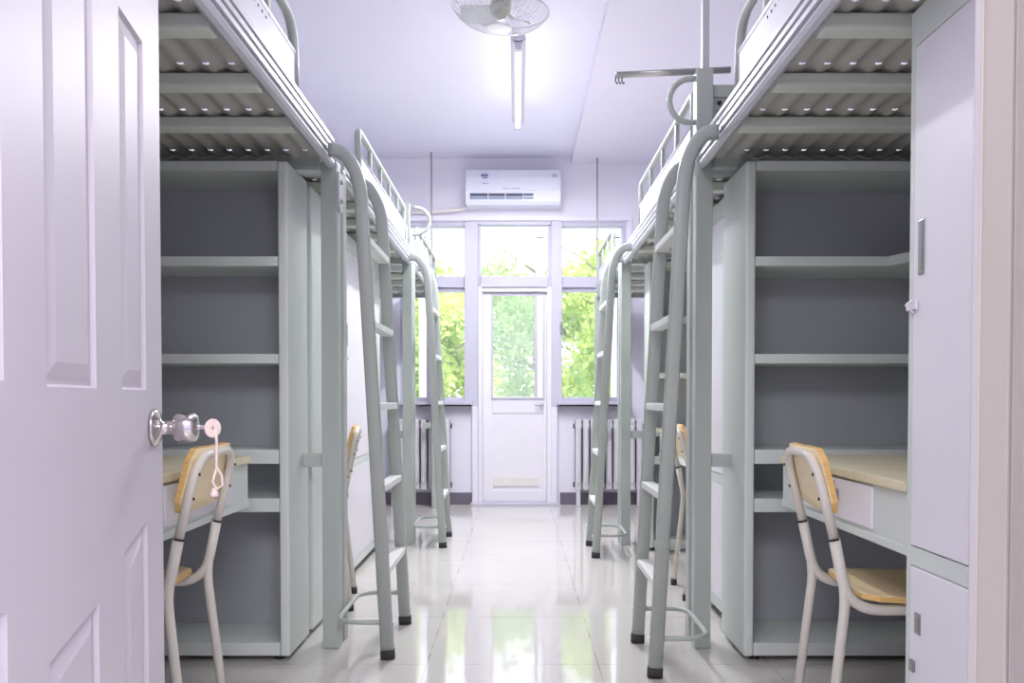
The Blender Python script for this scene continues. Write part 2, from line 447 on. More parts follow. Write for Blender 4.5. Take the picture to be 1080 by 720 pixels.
# ------------------------------------------------------------------ entry door
def entry_door():
    H = Vector((-0.555, 0.755, 0)); F = Vector((-0.697, 1.565, 0))
    L = (F-H).length; t = (F-H).normalized(); nrm = Vector((t.y, -t.x, 0))   # nrm faces the aisle (+x)
    D = thing('door_2', 'white moulded entry door standing open with a chrome knob', 'door', H); D['kind'] = 'structure'
    mtx = Matrix(((t.x, nrm.x, 0, H.x), (t.y, nrm.y, 0, H.y), (0, 0, 1, 0), (0, 0, 0, 1)))
    TH = 0.042; zt = 2.03; z0 = 0.012
    panels = []
    for (u0, u1, up, ut, lo0, lo1) in ((0.07, 0.15, 0.95, 1.575, 0.71, 0.685), (0.268, 0.452, 0.945, 1.70, 0.59, 0.62), (0.575, 0.713, 0.945, 1.575, 0.672, 0.705)):
        panels.append(((u0, up), (u1, up), (u1, ut), (u0, ut)))
        panels.append(((u0, 0.15), (u1, 0.15), (u1, lo1), (u0, lo0)))
    b = MB()
    bm = b.bm
    # solid core sheet, thinner, with face layers built around the panel openings
    def face_layer(yv, sgn):
        us = sorted({0, L} | {p[0] for q in panels for p in q})
        # columns
        cols = [(0.07, 0.15), (0.268, 0.452), (0.575, 0.713)]
        edges = [0] + [e for c in cols for e in c] + [L]
        for i in range(len(edges)-1):
            a, c = edges[i], edges[i+1]
            inside = [pp for pp in panels if abs(pp[0][0]-a) < 1e-6]
            if not inside:
                b._add([(a, yv, z0), (c, yv, z0), (c, yv, zt), (a, yv, zt)], [(0,1,2,3)])
            else:
                up = [p for p in inside if p[0][1] > 0.5][0]; lo = [p for p in inside if p[0][1] < 0.5][0]
                b._add([(a, yv, z0), (c, yv, z0), (c, yv, lo[1][1]), (a, yv, lo[0][1])], [(0,1,2,3)])
                b._add([(a, yv, lo[3][1]), (c, yv, lo[2][1]), (c, yv, up[1][1]), (a, yv, up[0][1])], [(0,1,2,3)])
                b._add([(a, yv, up[3][1]), (c, yv, up[2][1]), (c, yv, zt), (a, yv, zt)], [(0,1,2,3)])
                for p in inside:
                    def inset(p, m, dy):
                        (x0, a0), (x1, a1), (x1b, a2), (x0b, a3) = p
                        return [(x0+m, dy, a0+m), (x1-m, dy, a1+m), (x1-m, dy, a2-m), (x0+m, dy, a3-m)]
                    o0 = inset(p, 0, yv); o1 = inset(p, 0.004, yv-sgn*0.007); o2 = inset(p, 0.009, yv-sgn*0.007); o3 = inset(p, 0.034, yv-sgn*0.0005)
                    vv = o0+o1+o2+o3
                    ff = []
                    for k in range(3):
                        for j in range(4):
                            ff.append((k*4+j, k*4+(j+1) % 4, (k+1)*4+(j+1) % 4, (k+1)*4+j))
                    ff.append((12, 13, 14, 15))
                    b._add(vv, ff)
    face_layer(0.0, 1); face_layer(-TH, -1)
    b._add([(0,0,z0),(L,0,z0),(L,-TH,z0),(0,-TH,z0),(0,0,zt),(L,0,zt),(L,-TH,zt),(0,-TH,zt)], [(0,1,2,3),(4,5,6,7),(0,3,7,4),(1,2,6,5)])
    bmesh.ops.remove_doubles(bm, verts=bm.verts, dist=0.0005)
    b.xform(mtx)
    child('door_leaf', b, M['door'], D)
    # knob set on aisle face: axis = local y
    ku, kz = L-0.065, 0.875
    r = MB(); r.lathe([(0.0, 0.0), (0.036, 0.0), (0.036, 0.006), (0.031, 0.010), (0.020, 0.013), (0.0135, 0.016), (0.0125, 0.030), (0.0135, 0.036), (0.024, 0.040), (0.0285, 0.050), (0.0295, 0.060), (0.0275, 0.074), (0.022, 0.080), (0.009, 0.082), (0.0, 0.082)], (ku, 0, kz), 'y', 28)
    r.xform(mtx); child('door_knob', r, M['chrome'], D)
    r = MB(); r.box(L-0.001, -0.034, kz-0.03, L+0.001, -0.008, kz+0.03); r.box(L, -0.028, kz-0.01, L+0.009, -0.014, kz+0.01, 0.002)
    r.xform(mtx); child('latch', r, M['chrome'], D)
    r = MB(); r.lathe([(0.0, 0.0), (0.034, 0.0), (0.034, -0.006), (0.014, -0.015), (0.0125, -0.03), (0.026, -0.042), (0.0285, -0.060), (0.02, -0.078), (0.0, -0.08)], (ku, -TH, kz), 'y', 24)
    r.xform(mtx); child('door_knob', r, M['chrome'], D)
    for hz in (0.25, 1.05, 1.8):
        r = MB(); r.tube([(-0.004, 0.004, hz-0.05), (-0.004, 0.004, hz+0.05)], 0.007); r.xform(mtx); child('hinge', r, M['silver'], D)
    # key in the lock with string and tag
    kp = mtx @ Vector((ku, 0.084, kz))
    K = thing('key', 'pink plastic headed key hanging with its string from the chrome door knob', 'key', kp)
    k = MB()
    k.box(ku-0.003, 0.080, kz-0.004, ku+0.003, 0.094, kz+0.004, 0.001)
    k.xform(mtx); child('key_blade', k, M['chrome'], K)
    k = MB()
    k.tube([(0.011*math.cos(a), 0.107+0.0085*math.sin(a), 0.0) for a in [2*PI*i/16 for i in range(16)]], 0.0, 12, sq=(0.015, 0.006), up=(0,0,1), closed=True)
    k.xform(Matrix.Translation((ku, 0, kz-0.002)) @ Matrix.Translation((0, 0.107, 0)) @ Matrix.Rotation(PI/2, 4, 'Y') @ Matrix.Rotation(0.5, 4, 'X') @ Matrix.Translation((0, -0.107, 0)))
    k.xform(mtx); child('key_head', k, M['brass'], K)
    k = MB()
    k.tube([(ku, 0.112, kz-0.004), (ku, 0.114, kz-0.03), (ku, 0.113, kz-0.075), (ku+0.004, 0.122, kz-0.092), (ku+0.004, 0.124, kz-0.112), (ku, 0.113, kz-0.118), (ku, 0.106, kz-0.104), (ku, 0.113, kz-0.08)], 0.0028, 6)
    k.xform(mtx); child('key_string', k, M['brass'], K)
    k = MB(); k.lathe([(0.0, 0.0), (0.010, -0.0), (0.007, 0.008), (0.003, 0.016), (0.0, 0.016)], (ku, 0.109, kz-0.132), 'z', 10)
    k.xform(mtx); child('string_knot', k, M['brass'], K)
entry_door()

# ------------------------------------------------------------------ loft beds
RX = 0.69
def rail_profile(xi, z0):
    """ribbed cold rolled rail: aisle side at xi (smaller x), z0 bottom"""
    p = [(xi+0.028, z0+0.004), (xi+0.014, z0-0.004), (xi+0.003, z0+0.002), (xi-0.002, z0+0.014), (xi+0.003, z0+0.026)]
    z = z0+0.030
    for k in range(3):
        p += [(xi+0.009, z+0.001), (xi+0.009, z+0.006), (xi, z+0.008), (xi, z+0.022)]
        z += 0.026
    p += [(xi+0.009, z), (xi+0.012, z0+0.108), (xi+0.028, z0+0.108)]
    return p

def loft_bed(s, y0, y1, label, guard, panel, tall_far=False, loop=False, plate=False, ztop=None, group='loft beds along the two walls', slats=7, hoop_r=0.03, endframe=False, upper=None, upper_r=0.06):
    name = 'loft_bed'
    R = thing(name, label, 'bed', (s*1.17, (y0+y1)/2, 0), group)
    P = lambda: MB(s)
    ZR = 1.775
    xo = 1.60
    zt = 1.80
    # posts
    for (px, py, h) in ((RX, y0+0.03, zt), (RX, y1-0.03, 2.14 if tall_far else zt), (xo, y0+0.03, zt), (xo, y1-0.03, zt)):
        b = P(); b.box(px-0.031, py-0.03, 0.0, px+0.031, py+0.03, h, 0.006)
        child('post', b, M['steel'], R)
    # rails
    b = P(); b.prism(rail_profile(RX-0.022, ZR), 'y', y0+0.062, y1-0.062)
    child('side_rail', b, M['steel_light'], R)
    b = P(); b.box(xo-0.015, y0+0.06, ZR, xo+0.02, y1-0.06, ZR+0.1, 0.004)
    child('side_rail', b, M['steel_light'], R)
    for py in (y0+0.03, y1-0.03):
        b = P(); b.box(RX+0.034, py-0.017, ZR+0.005, xo-0.034, py+0.017, ZR+0.06, 0.005)
        child('end_rail', b, M['steel'], R)
    # lower connecting bar
    b = P(); b.box(RX+0.034, y1-0.042, 0.675, 0.797, y1-0.018, 0.725, 0.004)
    child('connecting_bar', b, M['steel'], R)
    # cross beams under the boards
    n = max(3, int(round((y1-y0)/0.34)))
    ys = [y1-0.13-0.335*k for k in range(n+1) if y1-0.13-0.335*k > y0+0.1]
    for yy in ys[1:]:
        b = P(); b.box(RX+0.012, yy-0.03, ZR+0.0, xo-0.02, yy+0.03, ZR+0.036, 0.008)
        child('cross_beam', b, M['beam_steel'], R)
    # corrugated perforated boards, one per bay
    edges = [y1-0.048] + [yy for yy in ys[1:]] + [y0+0.048]
    for i in range(len(edges)-1):
        ya, yb = edges[i+1], edges[i]
        if yb-ya < 0.08: continue
        b = P(); bm = b.bm
        x0, x1 = RX+0.012, xo-0.022
        per = 0.066; nx = int((x1-x0)/per)*8; dx = (x1-x0)/nx
        ln = yb-ya
        rows = [0, ln*0.24-0.006, ln*0.24+0.006, ln*0.76-0.006, ln*0.76+0.006, ln]
        grid = []
        for yy in rows:
            grid.append([bm.verts.new((s*(x0+dx*k), ya+yy, ZR+0.043+0.006*math.sin(2*PI*k/8.0))) for k in range(nx+1)])
        for j in range(5):
            for k in range(nx):
                if j in (1, 3) and k % 8 in (5, 6): continue
                f = bm.faces.new([grid[j][k], grid[j][k+1], grid[j+1][k+1], grid[j+1][k]]); f.smooth = True
        child('bed_board', b, M['board'], R)
    # lower plate of the guard
    if panel:
        a, c = panel
        b = P(); b.box(RX-0.004, a, ZR+0.108, RX+0.010, c, 2.0, 0.004); b.tube([(RX+0.003, a, 2.0), (RX+0.003, c, 2.0)], 0.011, 8)
        gp = child('guard_panel', b, M['panel'], R)
        for (cy, cz) in [(c-0.30-0.033*k, 1.972) for k in range(8)] if c-a > 0.8 else []:
            b = P(); b.box(RX-0.0055, cy-0.003, cz-0.003, RX-0.003, cy+0.003, cz+0.003)
            child('vent_hole', b, M['dark'], R, gp)
    # guard rail with balusters
    if guard:
        a, c, zg = guard
        pts = fillet([(RX+0.003, a, ZR+0.1), (RX+0.003, a, zg), (RX+0.003, c, zg), (RX+0.003, c, ZR+0.1)], hoop_r, 6)
        b = P(); b.tube(pts, 0.0145, 10)
        gr = child('guard_rail', b, M['steel'], R)
        nb = max(2, int((c-a)/0.27))
        for k in range(1, nb):
            yy = a+(c-a)*k/nb
            b = P(); b.box(RX-0.006, yy-0.011, 1.99, RX+0.012, yy+0.011, zg, 0.003)
            child('baluster', b, M['steel'], R)
    if plate:
        b = P(); 
        prof = [(y1-0.066, 1.76), (y1+0.004, 1.76)] + [(y1-0.031+0.035*math.cos(t), 1.665+0.05*math.sin(t)) for t in [0, -PI/5, -2*PI/5, -3*PI/5, -4*PI/5, -PI]]
        b.prism(prof, 'x', RX-0.040, RX-0.031)
        bp = child('bracket_plate', b, M['steel_light'], R)
        for (yy, zz) in ((y1-0.03, 1.73), (y1-0.03, 1.66)):
            b = P(); b.lathe([(0, 0), (0.009, 0), (0.008, -0.006), (0, -0.007)], (RX-0.040, yy, zz), 'x', 12)
            child('bolt', b, M['silver'], R, bp)
        b = P(); b.box(RX-0.030, y1-0.002, 1.60, RX+0.12, y1+0.004, 1.66, 0.002)
    if loop:
        ly, lz, lr, bulge = loop
        pts = [(RX-0.03, ly, lz+lr), (RX-0.05, ly, lz+lr)] + [(RX-0.05-(bulge)*math.sin(t), ly, lz+lr*math.cos(t)) for t in [PI*k/14 for k in range(1, 14)]] + [(RX-0.05, ly, lz-lr), (RX-0.03, ly, lz-lr)]
        b = P(); b.tube(pts, 0.011, 10)
        child('hand_loop', b, M['steel'], R)
    if upper:
        uy, uw, uz = upper
        b = P(); b.box(RX-uw/2, uy-uw/2, zt if not tall_far else 2.14, RX+uw/2, uy+uw/2, uz, 0.003)
        child('upper_post', b, M['steel'], R)
    if endframe:
        b = P(); b.box(RX+0.034, y1-0.042, 2.04, xo-0.03, y1-0.018, 2.085, 0.003); b.box(0.775, y1-0.042, 1.84, 0.80, y1-0.018, 2.04, 0.003)
        b.box(xo-0.03, y1-0.05, 1.8, xo, y1-0.01, 2.085, 0.003); b.box(RX+0.034, y1-0.035, 1.84, 0.775, y1-0.025, 2.04)
        ef = child('end_frame', b, M['steel'], R)
        for zz in (2.02, 1.985):
            b = P(); b.lathe([(0, 0), (0.009, 0), (0.008, -0.008), (0, -0.009)], (0.748, y1-0.035, zz), 'y', 10)
            child('bolt', b, M['rubber'], R, ef)
    return R

AY0, AY1 = 0.95, 3.00
BY0, BY1 = 3.04, 5.09
CY0, CY1 = 5.13, 6.79
loft_bed(-1, AY0, AY1, 'nearest loft bed on the open entry door side, with perforated boards overhead', (AY0+0.2, 2.50, 2.10), (AY0+0.1, 2.50), plate=True, hoop_r=0.12)
loft_bed(-1, BY0, BY1, 'middle loft bed on the open entry door side, ending in a small hand loop', (3.50, 4.90, 2.10), (3.50, 5.02), loop=(5.06, 2.05, 0.085, 0.09), upper=(5.06, 0.03, 2.16))
loft_bed(-1, CY0, CY1, 'farthest loft bed on the open entry door side, over the radiator', (5.52, 6.72, 2.10), (5.46, 6.72))
loft_bed(1, AY0, AY1, 'nearest loft bed opposite the entry door, with a tall post carrying a rod', (AY0+0.2, 2.50, 2.10), (AY0+0.1, 2.50), tall_far=True, hoop_r=0.12, loop=(2.97, 2.03, 0.08, 0.075), endframe=True)
loft_bed(1, BY0, BY1, 'middle loft bed opposite the entry door, its guard rail dropping at the ladder', (3.14, 4.46, 2.12), (3.10, 4.46))
loft_bed(1, CY0, CY1, 'farthest loft bed opposite the entry door, against the window wall', (5.75, 6.72, 2.14), (5.70, 6.72))

# curtain poles
b = MB(); b.box(0.683, 2.955, 2.14, 0.709, 2.985, ZC-0.051, 0.003)
o = b.build('curtain_pole', M['steel_light']); tag(o, 'square upright pole rising from the tall bed post to the ceiling', 'pole')
R = thing('curtain_rod', 'horizontal grey rod with small hooks fixed across the tall bed post', 'rod', (0.6, 3.02, 2.155))
b = MB(); b.tube([(0.372, 3.012, 2.142), (0.80, 3.012, 2.160)], 0.012, 10); child('rod', b, M['silver'], R)
for k in range(3):
    xx = 0.374+0.012*k
    b = MB(); b.tube([(xx, 3.012, 2.154), (xx-0.004, 3.012, 2.12), (xx+0.002, 3.012, 2.108), (xx+0.006, 3.012, 2.114)], 0.0025, 6); child('hook', b, M['dark'], R)
for s, x, tx in ((-1, -0.725, 'thin upright curtain pole at the window beside the entry door row of beds'), (1, 0.685, 'thin upright curtain pole at the window beside the far opposite bed')):
    b = MB(); b.tube([(x, 6.812, 0.0), (x, 6.812, ZC-(0.0 if s < 0 else 0.05))], 0.008, 10)
    o = b.build('curtain_pole', M['steel']); tag(o, tx, 'pole')

# ------------------------------------------------------------------ ladders
def ladder(s, yf, yr, label, xb=0.462, xt=0.548):
    R = thing('bed_ladder', label, 'ladder', (s*xb, (yf+yr)/2, 0), 'ladders hooked on the loft beds')
    P = lambda: MB(s)
    zs = 1.60
    for yy in (yf, yr):
        pts = [Vector((xb, yy, 0.03)), Vector((xt, yy, zs))]
        d = (pts[1]-pts[0]).normalized()
        e = pts[1]; top = Vector((0.662, yy, 1.805))
        for k in range(1, 9):
            a = (PI/2)*k/8
            pts.append(Vector((e.x + (top.x-e.x-0.02)*(1-math.cos(a)), yy, e.z + (top.z-e.z)*math.sin(a))))
        pts.append(top)
        b = P(); b.tube(pts, 0.02, 16, sq=(0.047, 0.036), up=(0, 1, 0))
        st = child('stile', b, M['steel'], R)
        b = P(); b.tube([(xb-0.0015, yy, 0.0), (xb+0.0002, yy, 0.034)], 0.02, 16, sq=(0.051, 0.040), up=(0, 1, 0))
        child('rubber_foot', b, M['rubber'], R, st)
        b = P(); b.lathe([(0, 0), (0.007, 0), (0.006, -0.005), (0, -0.006)], (xb-0.018, yy, 0.13), 'x', 10)
        child('bolt', b, M['rung'], R, st)
    for k in range(5):
        z = 0.31+0.295*k
        xc = xb+(xt-xb)*(z/zs)
        b = P(); b.box(xc-0.023, yf+0.016, z-0.013, xc+0.023, yr-0.016, z+0.013, 0.005)
        child('rung', b, M['rung'], R)
    xx = xb+(xt-xb)*0.075
    pts = fillet([(xx, yf, 0.13), (0.648, yf, 0.13), (0.648, yr, 0.13), (xx, yr, 0.13)], 0.10, 6)
    b = P(); b.tube(pts, 0.009, 8); child('brace', b, M['steel'], R)
    return R
ladder(-1, 2.83, 3.27, 'grey ladder nearest the open entry door, with five pale rungs')
ladder(-1, 4.95, 5.35, 'grey ladder beside the far bed of the entry door row')
ladder(1, 2.64, 3.02, 'grey ladder hooked on the bed with the tall post')
ladder(1, 4.63, 5.01, 'grey ladder beside the window opposite the entry door row')

# ------------------------------------------------------------------ bookcases, desks, wardrobes
def bookcase(s, y0, y1, label, front=-1, wing=True, xi=0.80):
    """front=-1 faces the camera (-y)"""
    xo = 1.556; H = 1.757
    R = thing('bookcase', label, 'bookcase', (s*(xi+xo)/2, (y0+y1)/2, 0), 'grey steel bookcases under the beds')
    P = lambda: MB(s)
    yf, ybk = (y0, y1) if front < 0 else (y1, y0)
    def bx(b, x0, ya, z0, x1, yb, z1, bev=0.003):
        b.box(x0, min(ya, yb), z0, x1, max(ya, yb), z1, bev)
    q = 1 if front < 0 else -1
    for (a, c) in ((xi, xi+0.034), (xo-0.034, xo)):
        b = P(); bx(b, a, yf, 0.020, c, ybk, H, 0.008); child('side_panel', b, M['cabinet'], R)
    b = P(); bx(b, xi+0.034, ybk-q*0.014, 0.05, xo-0.034, ybk-q*0.004, H-0.034, 0); child('back_panel', b, M['cabinet_in'], R)
    b = P(); bx(b, xi+0.035, yf, H-0.034, xo-0.035, ybk, H); child('top_panel', b, M['cabinet'], R)
    for (za, zb, dp) in ((1.392, 1.426, 1), (1.052, 1.086, 1), (0.70, 0.75, 1), (0.53, 0.578, 1)):
        b = P(); bx(b, xi+0.035, yf+q*0.002, za, xo-0.035, ybk-q*0.016, zb)
        child('shelf', b, M['cabinet'], R)
    b = P(); bx(b, xi+0.035, yf+q*0.002, 0.022, xo-0.035, ybk-q*0.016, 0.068); child('plinth', b, M['cabinet'], R)
    for (xx) in (xi+0.05, xo-0.05):
        for yy in (y0+0.05, y1-0.05):
            b = P(); b.lathe([(0.0, 0.0), (0.018, 0.0), (0.015, 0.021), (0, 0.021)], (xx, yy, 0), 'z', 10); child('foot', b, M['rubber'], R)
    if wing:
        b = P(); b.prism([(1.30, yf), (1.335, yf-q*0.10), (1.335, yf-q*0.85), (1.556, yf-q*0.85), (1.556, yf)] if q > 0 else [(1.30, yf), (1.335, yf-q*0.10), (1.335, yf-q*0.5), (1.556, yf-q*0.5), (1.556, yf)], 'z', 1.392, 1.426)
        child('wall_shelf', b, M['cabinet'], R)
    return R
def desk(s, y0, y1, label, dr=(0.19, 0.64), xi=0.862):
    xo = 1.56; zt = 0.748
    R = thing('desk', label, 'desk', (s*(xi+xo)/2, (y0+y1)/2, 0), 'desks under the loft beds')
    P = lambda: MB(s)
    b = P(); b.box(xi-0.012, y0, zt-0.024, xo, y1, zt, 0.005); child('desk_top', b, M['desk'], R)
    b = P(); b.box(xi, y0, 0.585, xi+0.02, y1, zt-0.025, 0.003); b.box(xi+0.02, y0, 0.585, xo, y0+0.015, zt-0.025); b.box(xi+0.02, y1-0.015, 0.585, xo, y1, zt-0.025)
    b.box(xi-0.004, y0, 0.583, xi+0.022, y1, 0.604, 0.003)
    child('apron', b, M['cabinet'], R)
    b = P(); b.box(xi-0.007, y0+dr[0], 0.614, xi, y0+dr[1], 0.718, 0.003)
    d = child('drawer', b, M['white'], R)
    cy = y0+(dr[0]+dr[1])/2
    b = P(); b.box(xi-0.012, cy-0.035, 0.655, xi-0.006, cy+0.035, 0.690, 0.002); b.box(xi-0.020, cy-0.025, 0.680, xi-0.010, cy+0.025, 0.687, 0.002)
    child('handle', b, M['silver'], R, d)
    b = P(); b.lathe([(0, 0), (0.008, 0), (0.008, -0.004), (0, -0.004)], (xi-0.007, cy, 0.703), 'x', 12)
    child('lock', b, M['silver'], R, d)
    for yy in ((y0+0.03), (y1-0.03)):
        b = P(); b.box(xo-0.06, yy-0.014, 0, xo-0.03, yy+0.014, 0.585); b.tube([(xo-0.045, yy, 0), (xo-0.045, yy, 0.008)], 0.02, 8)
        child('leg', b, M['cabinet'], R)
    return R
def wardrobe(s, y0, y1, label, far_frame=0.02, near_frame=0.02, handle_far=True):
    xi, xo, H = 0.85, 1.56, 1.757
    R = thing('wardrobe', label, 'wardrobe', (s*(xi+xo)/2, (y0+y1)/2, 0), 'white door wardrobes under the beds')
    P = lambda: MB(s)
    b = P()
    b.box(xi+0.012, y0, 0.04, xo, y0+0.016, H, 0.003); b.box(xi+0.012, y1-0.016, 0.04, xo, y1, H, 0.003)
    b.box(xi+0.012, y0+0.016, H-0.016, xo, y1-0.016, H); b.box(xi+0.012, y0+0.016, 0.04, xo, y1-0.016, 0.07)
    b.box(xo-0.012, y0+0.016, 0.07, xo, y1-0.016, H-0.016)
    b.box(xi+0.012, y0+0.016, 0.575, xo-0.012, y1-0.016, 0.60)
    # face frame
    b.box(xi+0.002, y0, 0.04, xi+0.014, y0+near_frame, H, 0.002); b.box(xi+0.002, y1-far_frame, 0.04, xi+0.014, y1, H, 0.002)
    b.box(xi+0.002, y0+near_frame, 1.68, xi+0.014, y1-far_frame, H); b.box(xi+0.002, y0+near_frame, 0.04, xi+0.014, y1-far_frame, 0.085)
    b.box(xi+0.002, y0+near_frame, 0.572, xi+0.014, y1-far_frame, 0.612)
    child('carcass', b, M['cabinet'], R)
    ya, yb = y0+near_frame+0.002, y1-far_frame-0.002
    hy = yb-0.035 if handle_far else ya+0.035
    for (za, zb, hz0, hz1) in ((0.614, 1.678, 1.19, 1.305), (0.087, 0.570, 0.43, 0.475)):
        b = P(); b.box(xi, ya, za, xi+0.012, yb, zb, 0.004); d = child('door', b, M['white'], R)
        b = P(); b.box(xi-0.003, hy-0.012, hz0, xi+0.002, hy+0.012, hz1, 0.0025); b.box(xi-0.005, hy-0.009, hz0+0.01, xi-0.002, hy+0.0, hz1-0.01, 0.001)
        child('handle', b, M['silver'], R, d)
    # hasp
    b = P(); yy = yb+0.004 if handle_far else ya-0.004
    b.box(xi-0.008, yy-0.03, 1.118, xi-0.001, yy+0.012, 1.138, 0.003); b.tube([(xi-0.006, yy-0.018, 1.14), (xi-0.022, yy-0.018, 1.128), (xi-0.006, yy-0.018, 1.112)], 0.003, 6)
    child('hasp', b, M['white'], R)
    b = P(); b.box(xi-0.006, yy-0.03, 0.345, xi-0.0005, yy-0.012, 0.37, 0.002); child('hasp', b, M['silver'], R)
    for xx in (xi+0.05, xo-0.05):
        for yy in (y0+0.05, y1-0.05):
            b = P(); b.lathe([(0.0, 0.0), (0.018, 0.0), (0.015, 0.042), (0, 0.042)], (xx, yy, 0), 'z', 10); child('foot', b, M['rubber'], R)
    return R

bookcase(-1, 2.79, 3.06, 'open grey bookcase nearest the open entry door, above its chair')
bookcase(1, 2.79, 3.10, 'open grey bookcase beside the tall bed post, behind the drawer desk')
bookcase(-1, 3.11, 3.33, 'grey bookcase backing on the nearest one, a dark sliver beside the bed post', front=1, wing=False)
bookcase(1, 4.83, 5.02, 'open grey bookcase seen through the ladder nearest the tall post', wing=False)
desk(-1, 1.745, 2.55, 'pale topped desk behind the chair at the open entry door')
desk(1, 1.745, 2.575, 'pale topped desk with a white drawer beside the near wardrobe', dr=(0.17, 0.63))
desk(-1, 3.345, 3.925, 'pale topped desk beyond the nearest bed post, entry door side', dr=(0.08, 0.48))
desk(1, 3.64, 4.80, 'pale topped desk behind the chair seen past the tall post', dr=(0.62, 1.08))
wardrobe(1, 1.03, 1.735, 'tall white wardrobe at the doorway jamb, beside the drawer desk')
wardrobe(1, 3.12, 3.60, 'tall white wardrobe glimpsed as a strip behind the tall bed post')
wardrobe(-1, 3.94, 4.97, 'tall white wardrobe behind the ladder nearest the open entry door', far_frame=0.22, near_frame=0.012, handle_far=False)

# ------------------------------------------------------------------ chairs (local: faces +x, width along y)
def make_chair(label):
    R = thing('school_chair', label, 'chair', (0, 0, 0), 'plywood school chairs at the desks')
    W = 0.148
    t = 0.0125
    def side(sg):
        return sg*W
    # back hoop with the two seat rails
    def rail(sg):
        return [(-0.185, sg*W, 0.60), (-0.155, sg*W, 0.435), (0.19, sg*W, 0.425)]
    hoop = fillet([(-0.185, -W, 0.585), (-0.235, -W, 0.79), (-0.235, W, 0.79), (-0.185, W, 0.585)], 0.085, 6)
    b = MB(); b.tube(hoop, t-0.001, 10); child('back_frame', b, M['tube'], R)
    for sg in (-1, 1):
        pts = fillet([(-0.186, sg*W, 0.59), (-0.150, sg*W, 0.415), (0.20, sg*W, 0.425)], 0.075, 6)
        b = MB(); b.tube(pts, t+0.001, 10)
        f = child('seat_rail', b, M['tube'], R)
        b = MB(); b.tube([(-0.186, sg*W, 0.585), (-0.1872, sg*W, 0.590)], t+0.0018, 10); child('collar', b, M['rubber'], R, f)
        b = MB(); b.tube(fillet([(-0.163, sg*W, 0.49), (-0.158, sg*W, 0.43), (-0.205, sg*W*1.06, 0.012)], 0.03, 4), t, 10)
        l = child('leg', b, M['tube'], R)
        b = MB(); b.tube([(-0.2035, sg*W*1.06, 0.0), (-0.204, sg*W*1.06, 0.03)], t+0.003, 10); child('rubber_foot', b, M['rubber'], R, l)
        b = MB(); b.tube([(0.16, sg*W, 0.42), (0.205, sg*W*1.06, 0.012)], t, 10)
        l = child('leg', b, M['tube'], R)
        b = MB(); b.tube([(0.2045, sg*W*1.06, 0.0), (0.203, sg*W*1.06, 0.03)], t+0.003, 10); child('rubber_foot', b, M['rubber'], R, l)
    # curved plywood sheets as grids
    def sheet(name, fn, nu, nv, th):
        b = MB(); bm = b.bm
        top, bot = [], []
        for i in range(nu+1):
            rt, rb = [], []
            for j in range(nv+1):
                p, n = fn(i/nu, j/nv)
                rt.append(bm.verts.new(p + n*th/2)); rb.append(bm.verts.new(p - n*th/2))
            top.append(rt); bot.append(rb)
        for i in range(nu):
            for j in range(nv):
                f = bm.faces.new((top[i][j], top[i+1][j], top[i+1][j+1], top[i][j+1])); f.smooth = True
                f = bm.faces.new((bot[i][j], bot[i][j+1], bot[i+1][j+1], bot[i+1][j])); f.smooth = True
        def rim(a, c):
            f = bm.faces.new(a+c); f.material_index = 1
        for i in range(nu):
            rim((top[i][0], bot[i][0]), (bot[i+1][0], top[i+1][0])); rim((top[i][nv], top[i+1][nv]), (bot[i+1][nv], bot[i][nv]))
        for j in range(nv):
            rim((top[0][j], top[0][j+1]), (bot[0][j+1], bot[0][j])); rim((top[nu][j], bot[nu][j]), (bot[nu][j+1], top[nu][j+1]))
        o = child(name, b, [M['ply'], M['plyedge']], R)
        return o
    def corner(u, v, su, sv, r):
        """rounded rectangle mapping"""
        a, c = (u-0.5)*su, (v-0.5)*sv
        k = max(0, abs(a)-(su/2-r))
        if k > 0:
            lim = sv/2 - r + math.sqrt(max(0, r*r-k*k))
            c = c*lim/(sv/2)
        return a, c
    def backfn(u, v):
        a, c = corner(u, v, 0.318, 0.16, 0.03)
        z = 0.728+c
        zx = -0.185-(z-0.585)*0.05/0.205
        x = zx + 0.026 - 0.014 + 0.36*a*a
        n = Vector((1, -0.7*a, 0.2)).normalized()
        return Vector((x, a, z)), n
    sheet('backrest', backfn, 16, 6, 0.014)
    def seatfn(u, v):
        a, c = corner(u, v, 0.34, 0.34, 0.035)
        x = 0.052+c
        z = 0.446 + 0.12*a*a - 0.004*math.cos(c*PI/0.33)
        if c > 0.13: z -= (c-0.13)**2*4.5
        return Vector((x, a, z+0.0)), Vector((0, -0.5*a, 1)).normalized()
    sheet('seat', seatfn, 12, 14, 0.013)
    for sg in (-1, 1):
        for zz in (0.685, 0.745):
            zx = -0.185-(zz-0.585)*0.05/0.205
            b = MB(); b.lathe([(0, 0), (0.0042, 0), (0.0035, -0.003), (0, -0.004)], (zx-0.012, sg*W, zz), 'x', 8); child('screw', b, M['rubber'], R)
    return R
def dup(root, loc, rz, label):
    r = root.copy(); COL.objects.link(r); r.location = loc; r.rotation_euler = (0, 0, rz); r['label'] = label
    for ch in list(root.children):
        c = ch.copy(); COL.objects.link(c); c.parent = r
        for g in ch.children:
            d = g.copy(); COL.objects.link(d); d.parent = c
    return r
ch = make_chair('cream framed plywood chair tucked at the desk with the white drawer')
dup(ch, (-1.018, 2.07, 0), PI+0.06, 'cream framed plywood chair by the open entry door, below its knob')
dup(ch, (0.985, 3.80, 0), -0.02, 'plywood chair half hidden behind the tall bed post')
dup(ch, (-0.955, 3.60, 0), PI+0.15, 'plywood chair half hidden behind the post nearest the entry door')
ch.location = (0.972, 2.06, 0); ch.rotation_euler = (0, 0, -0.10)

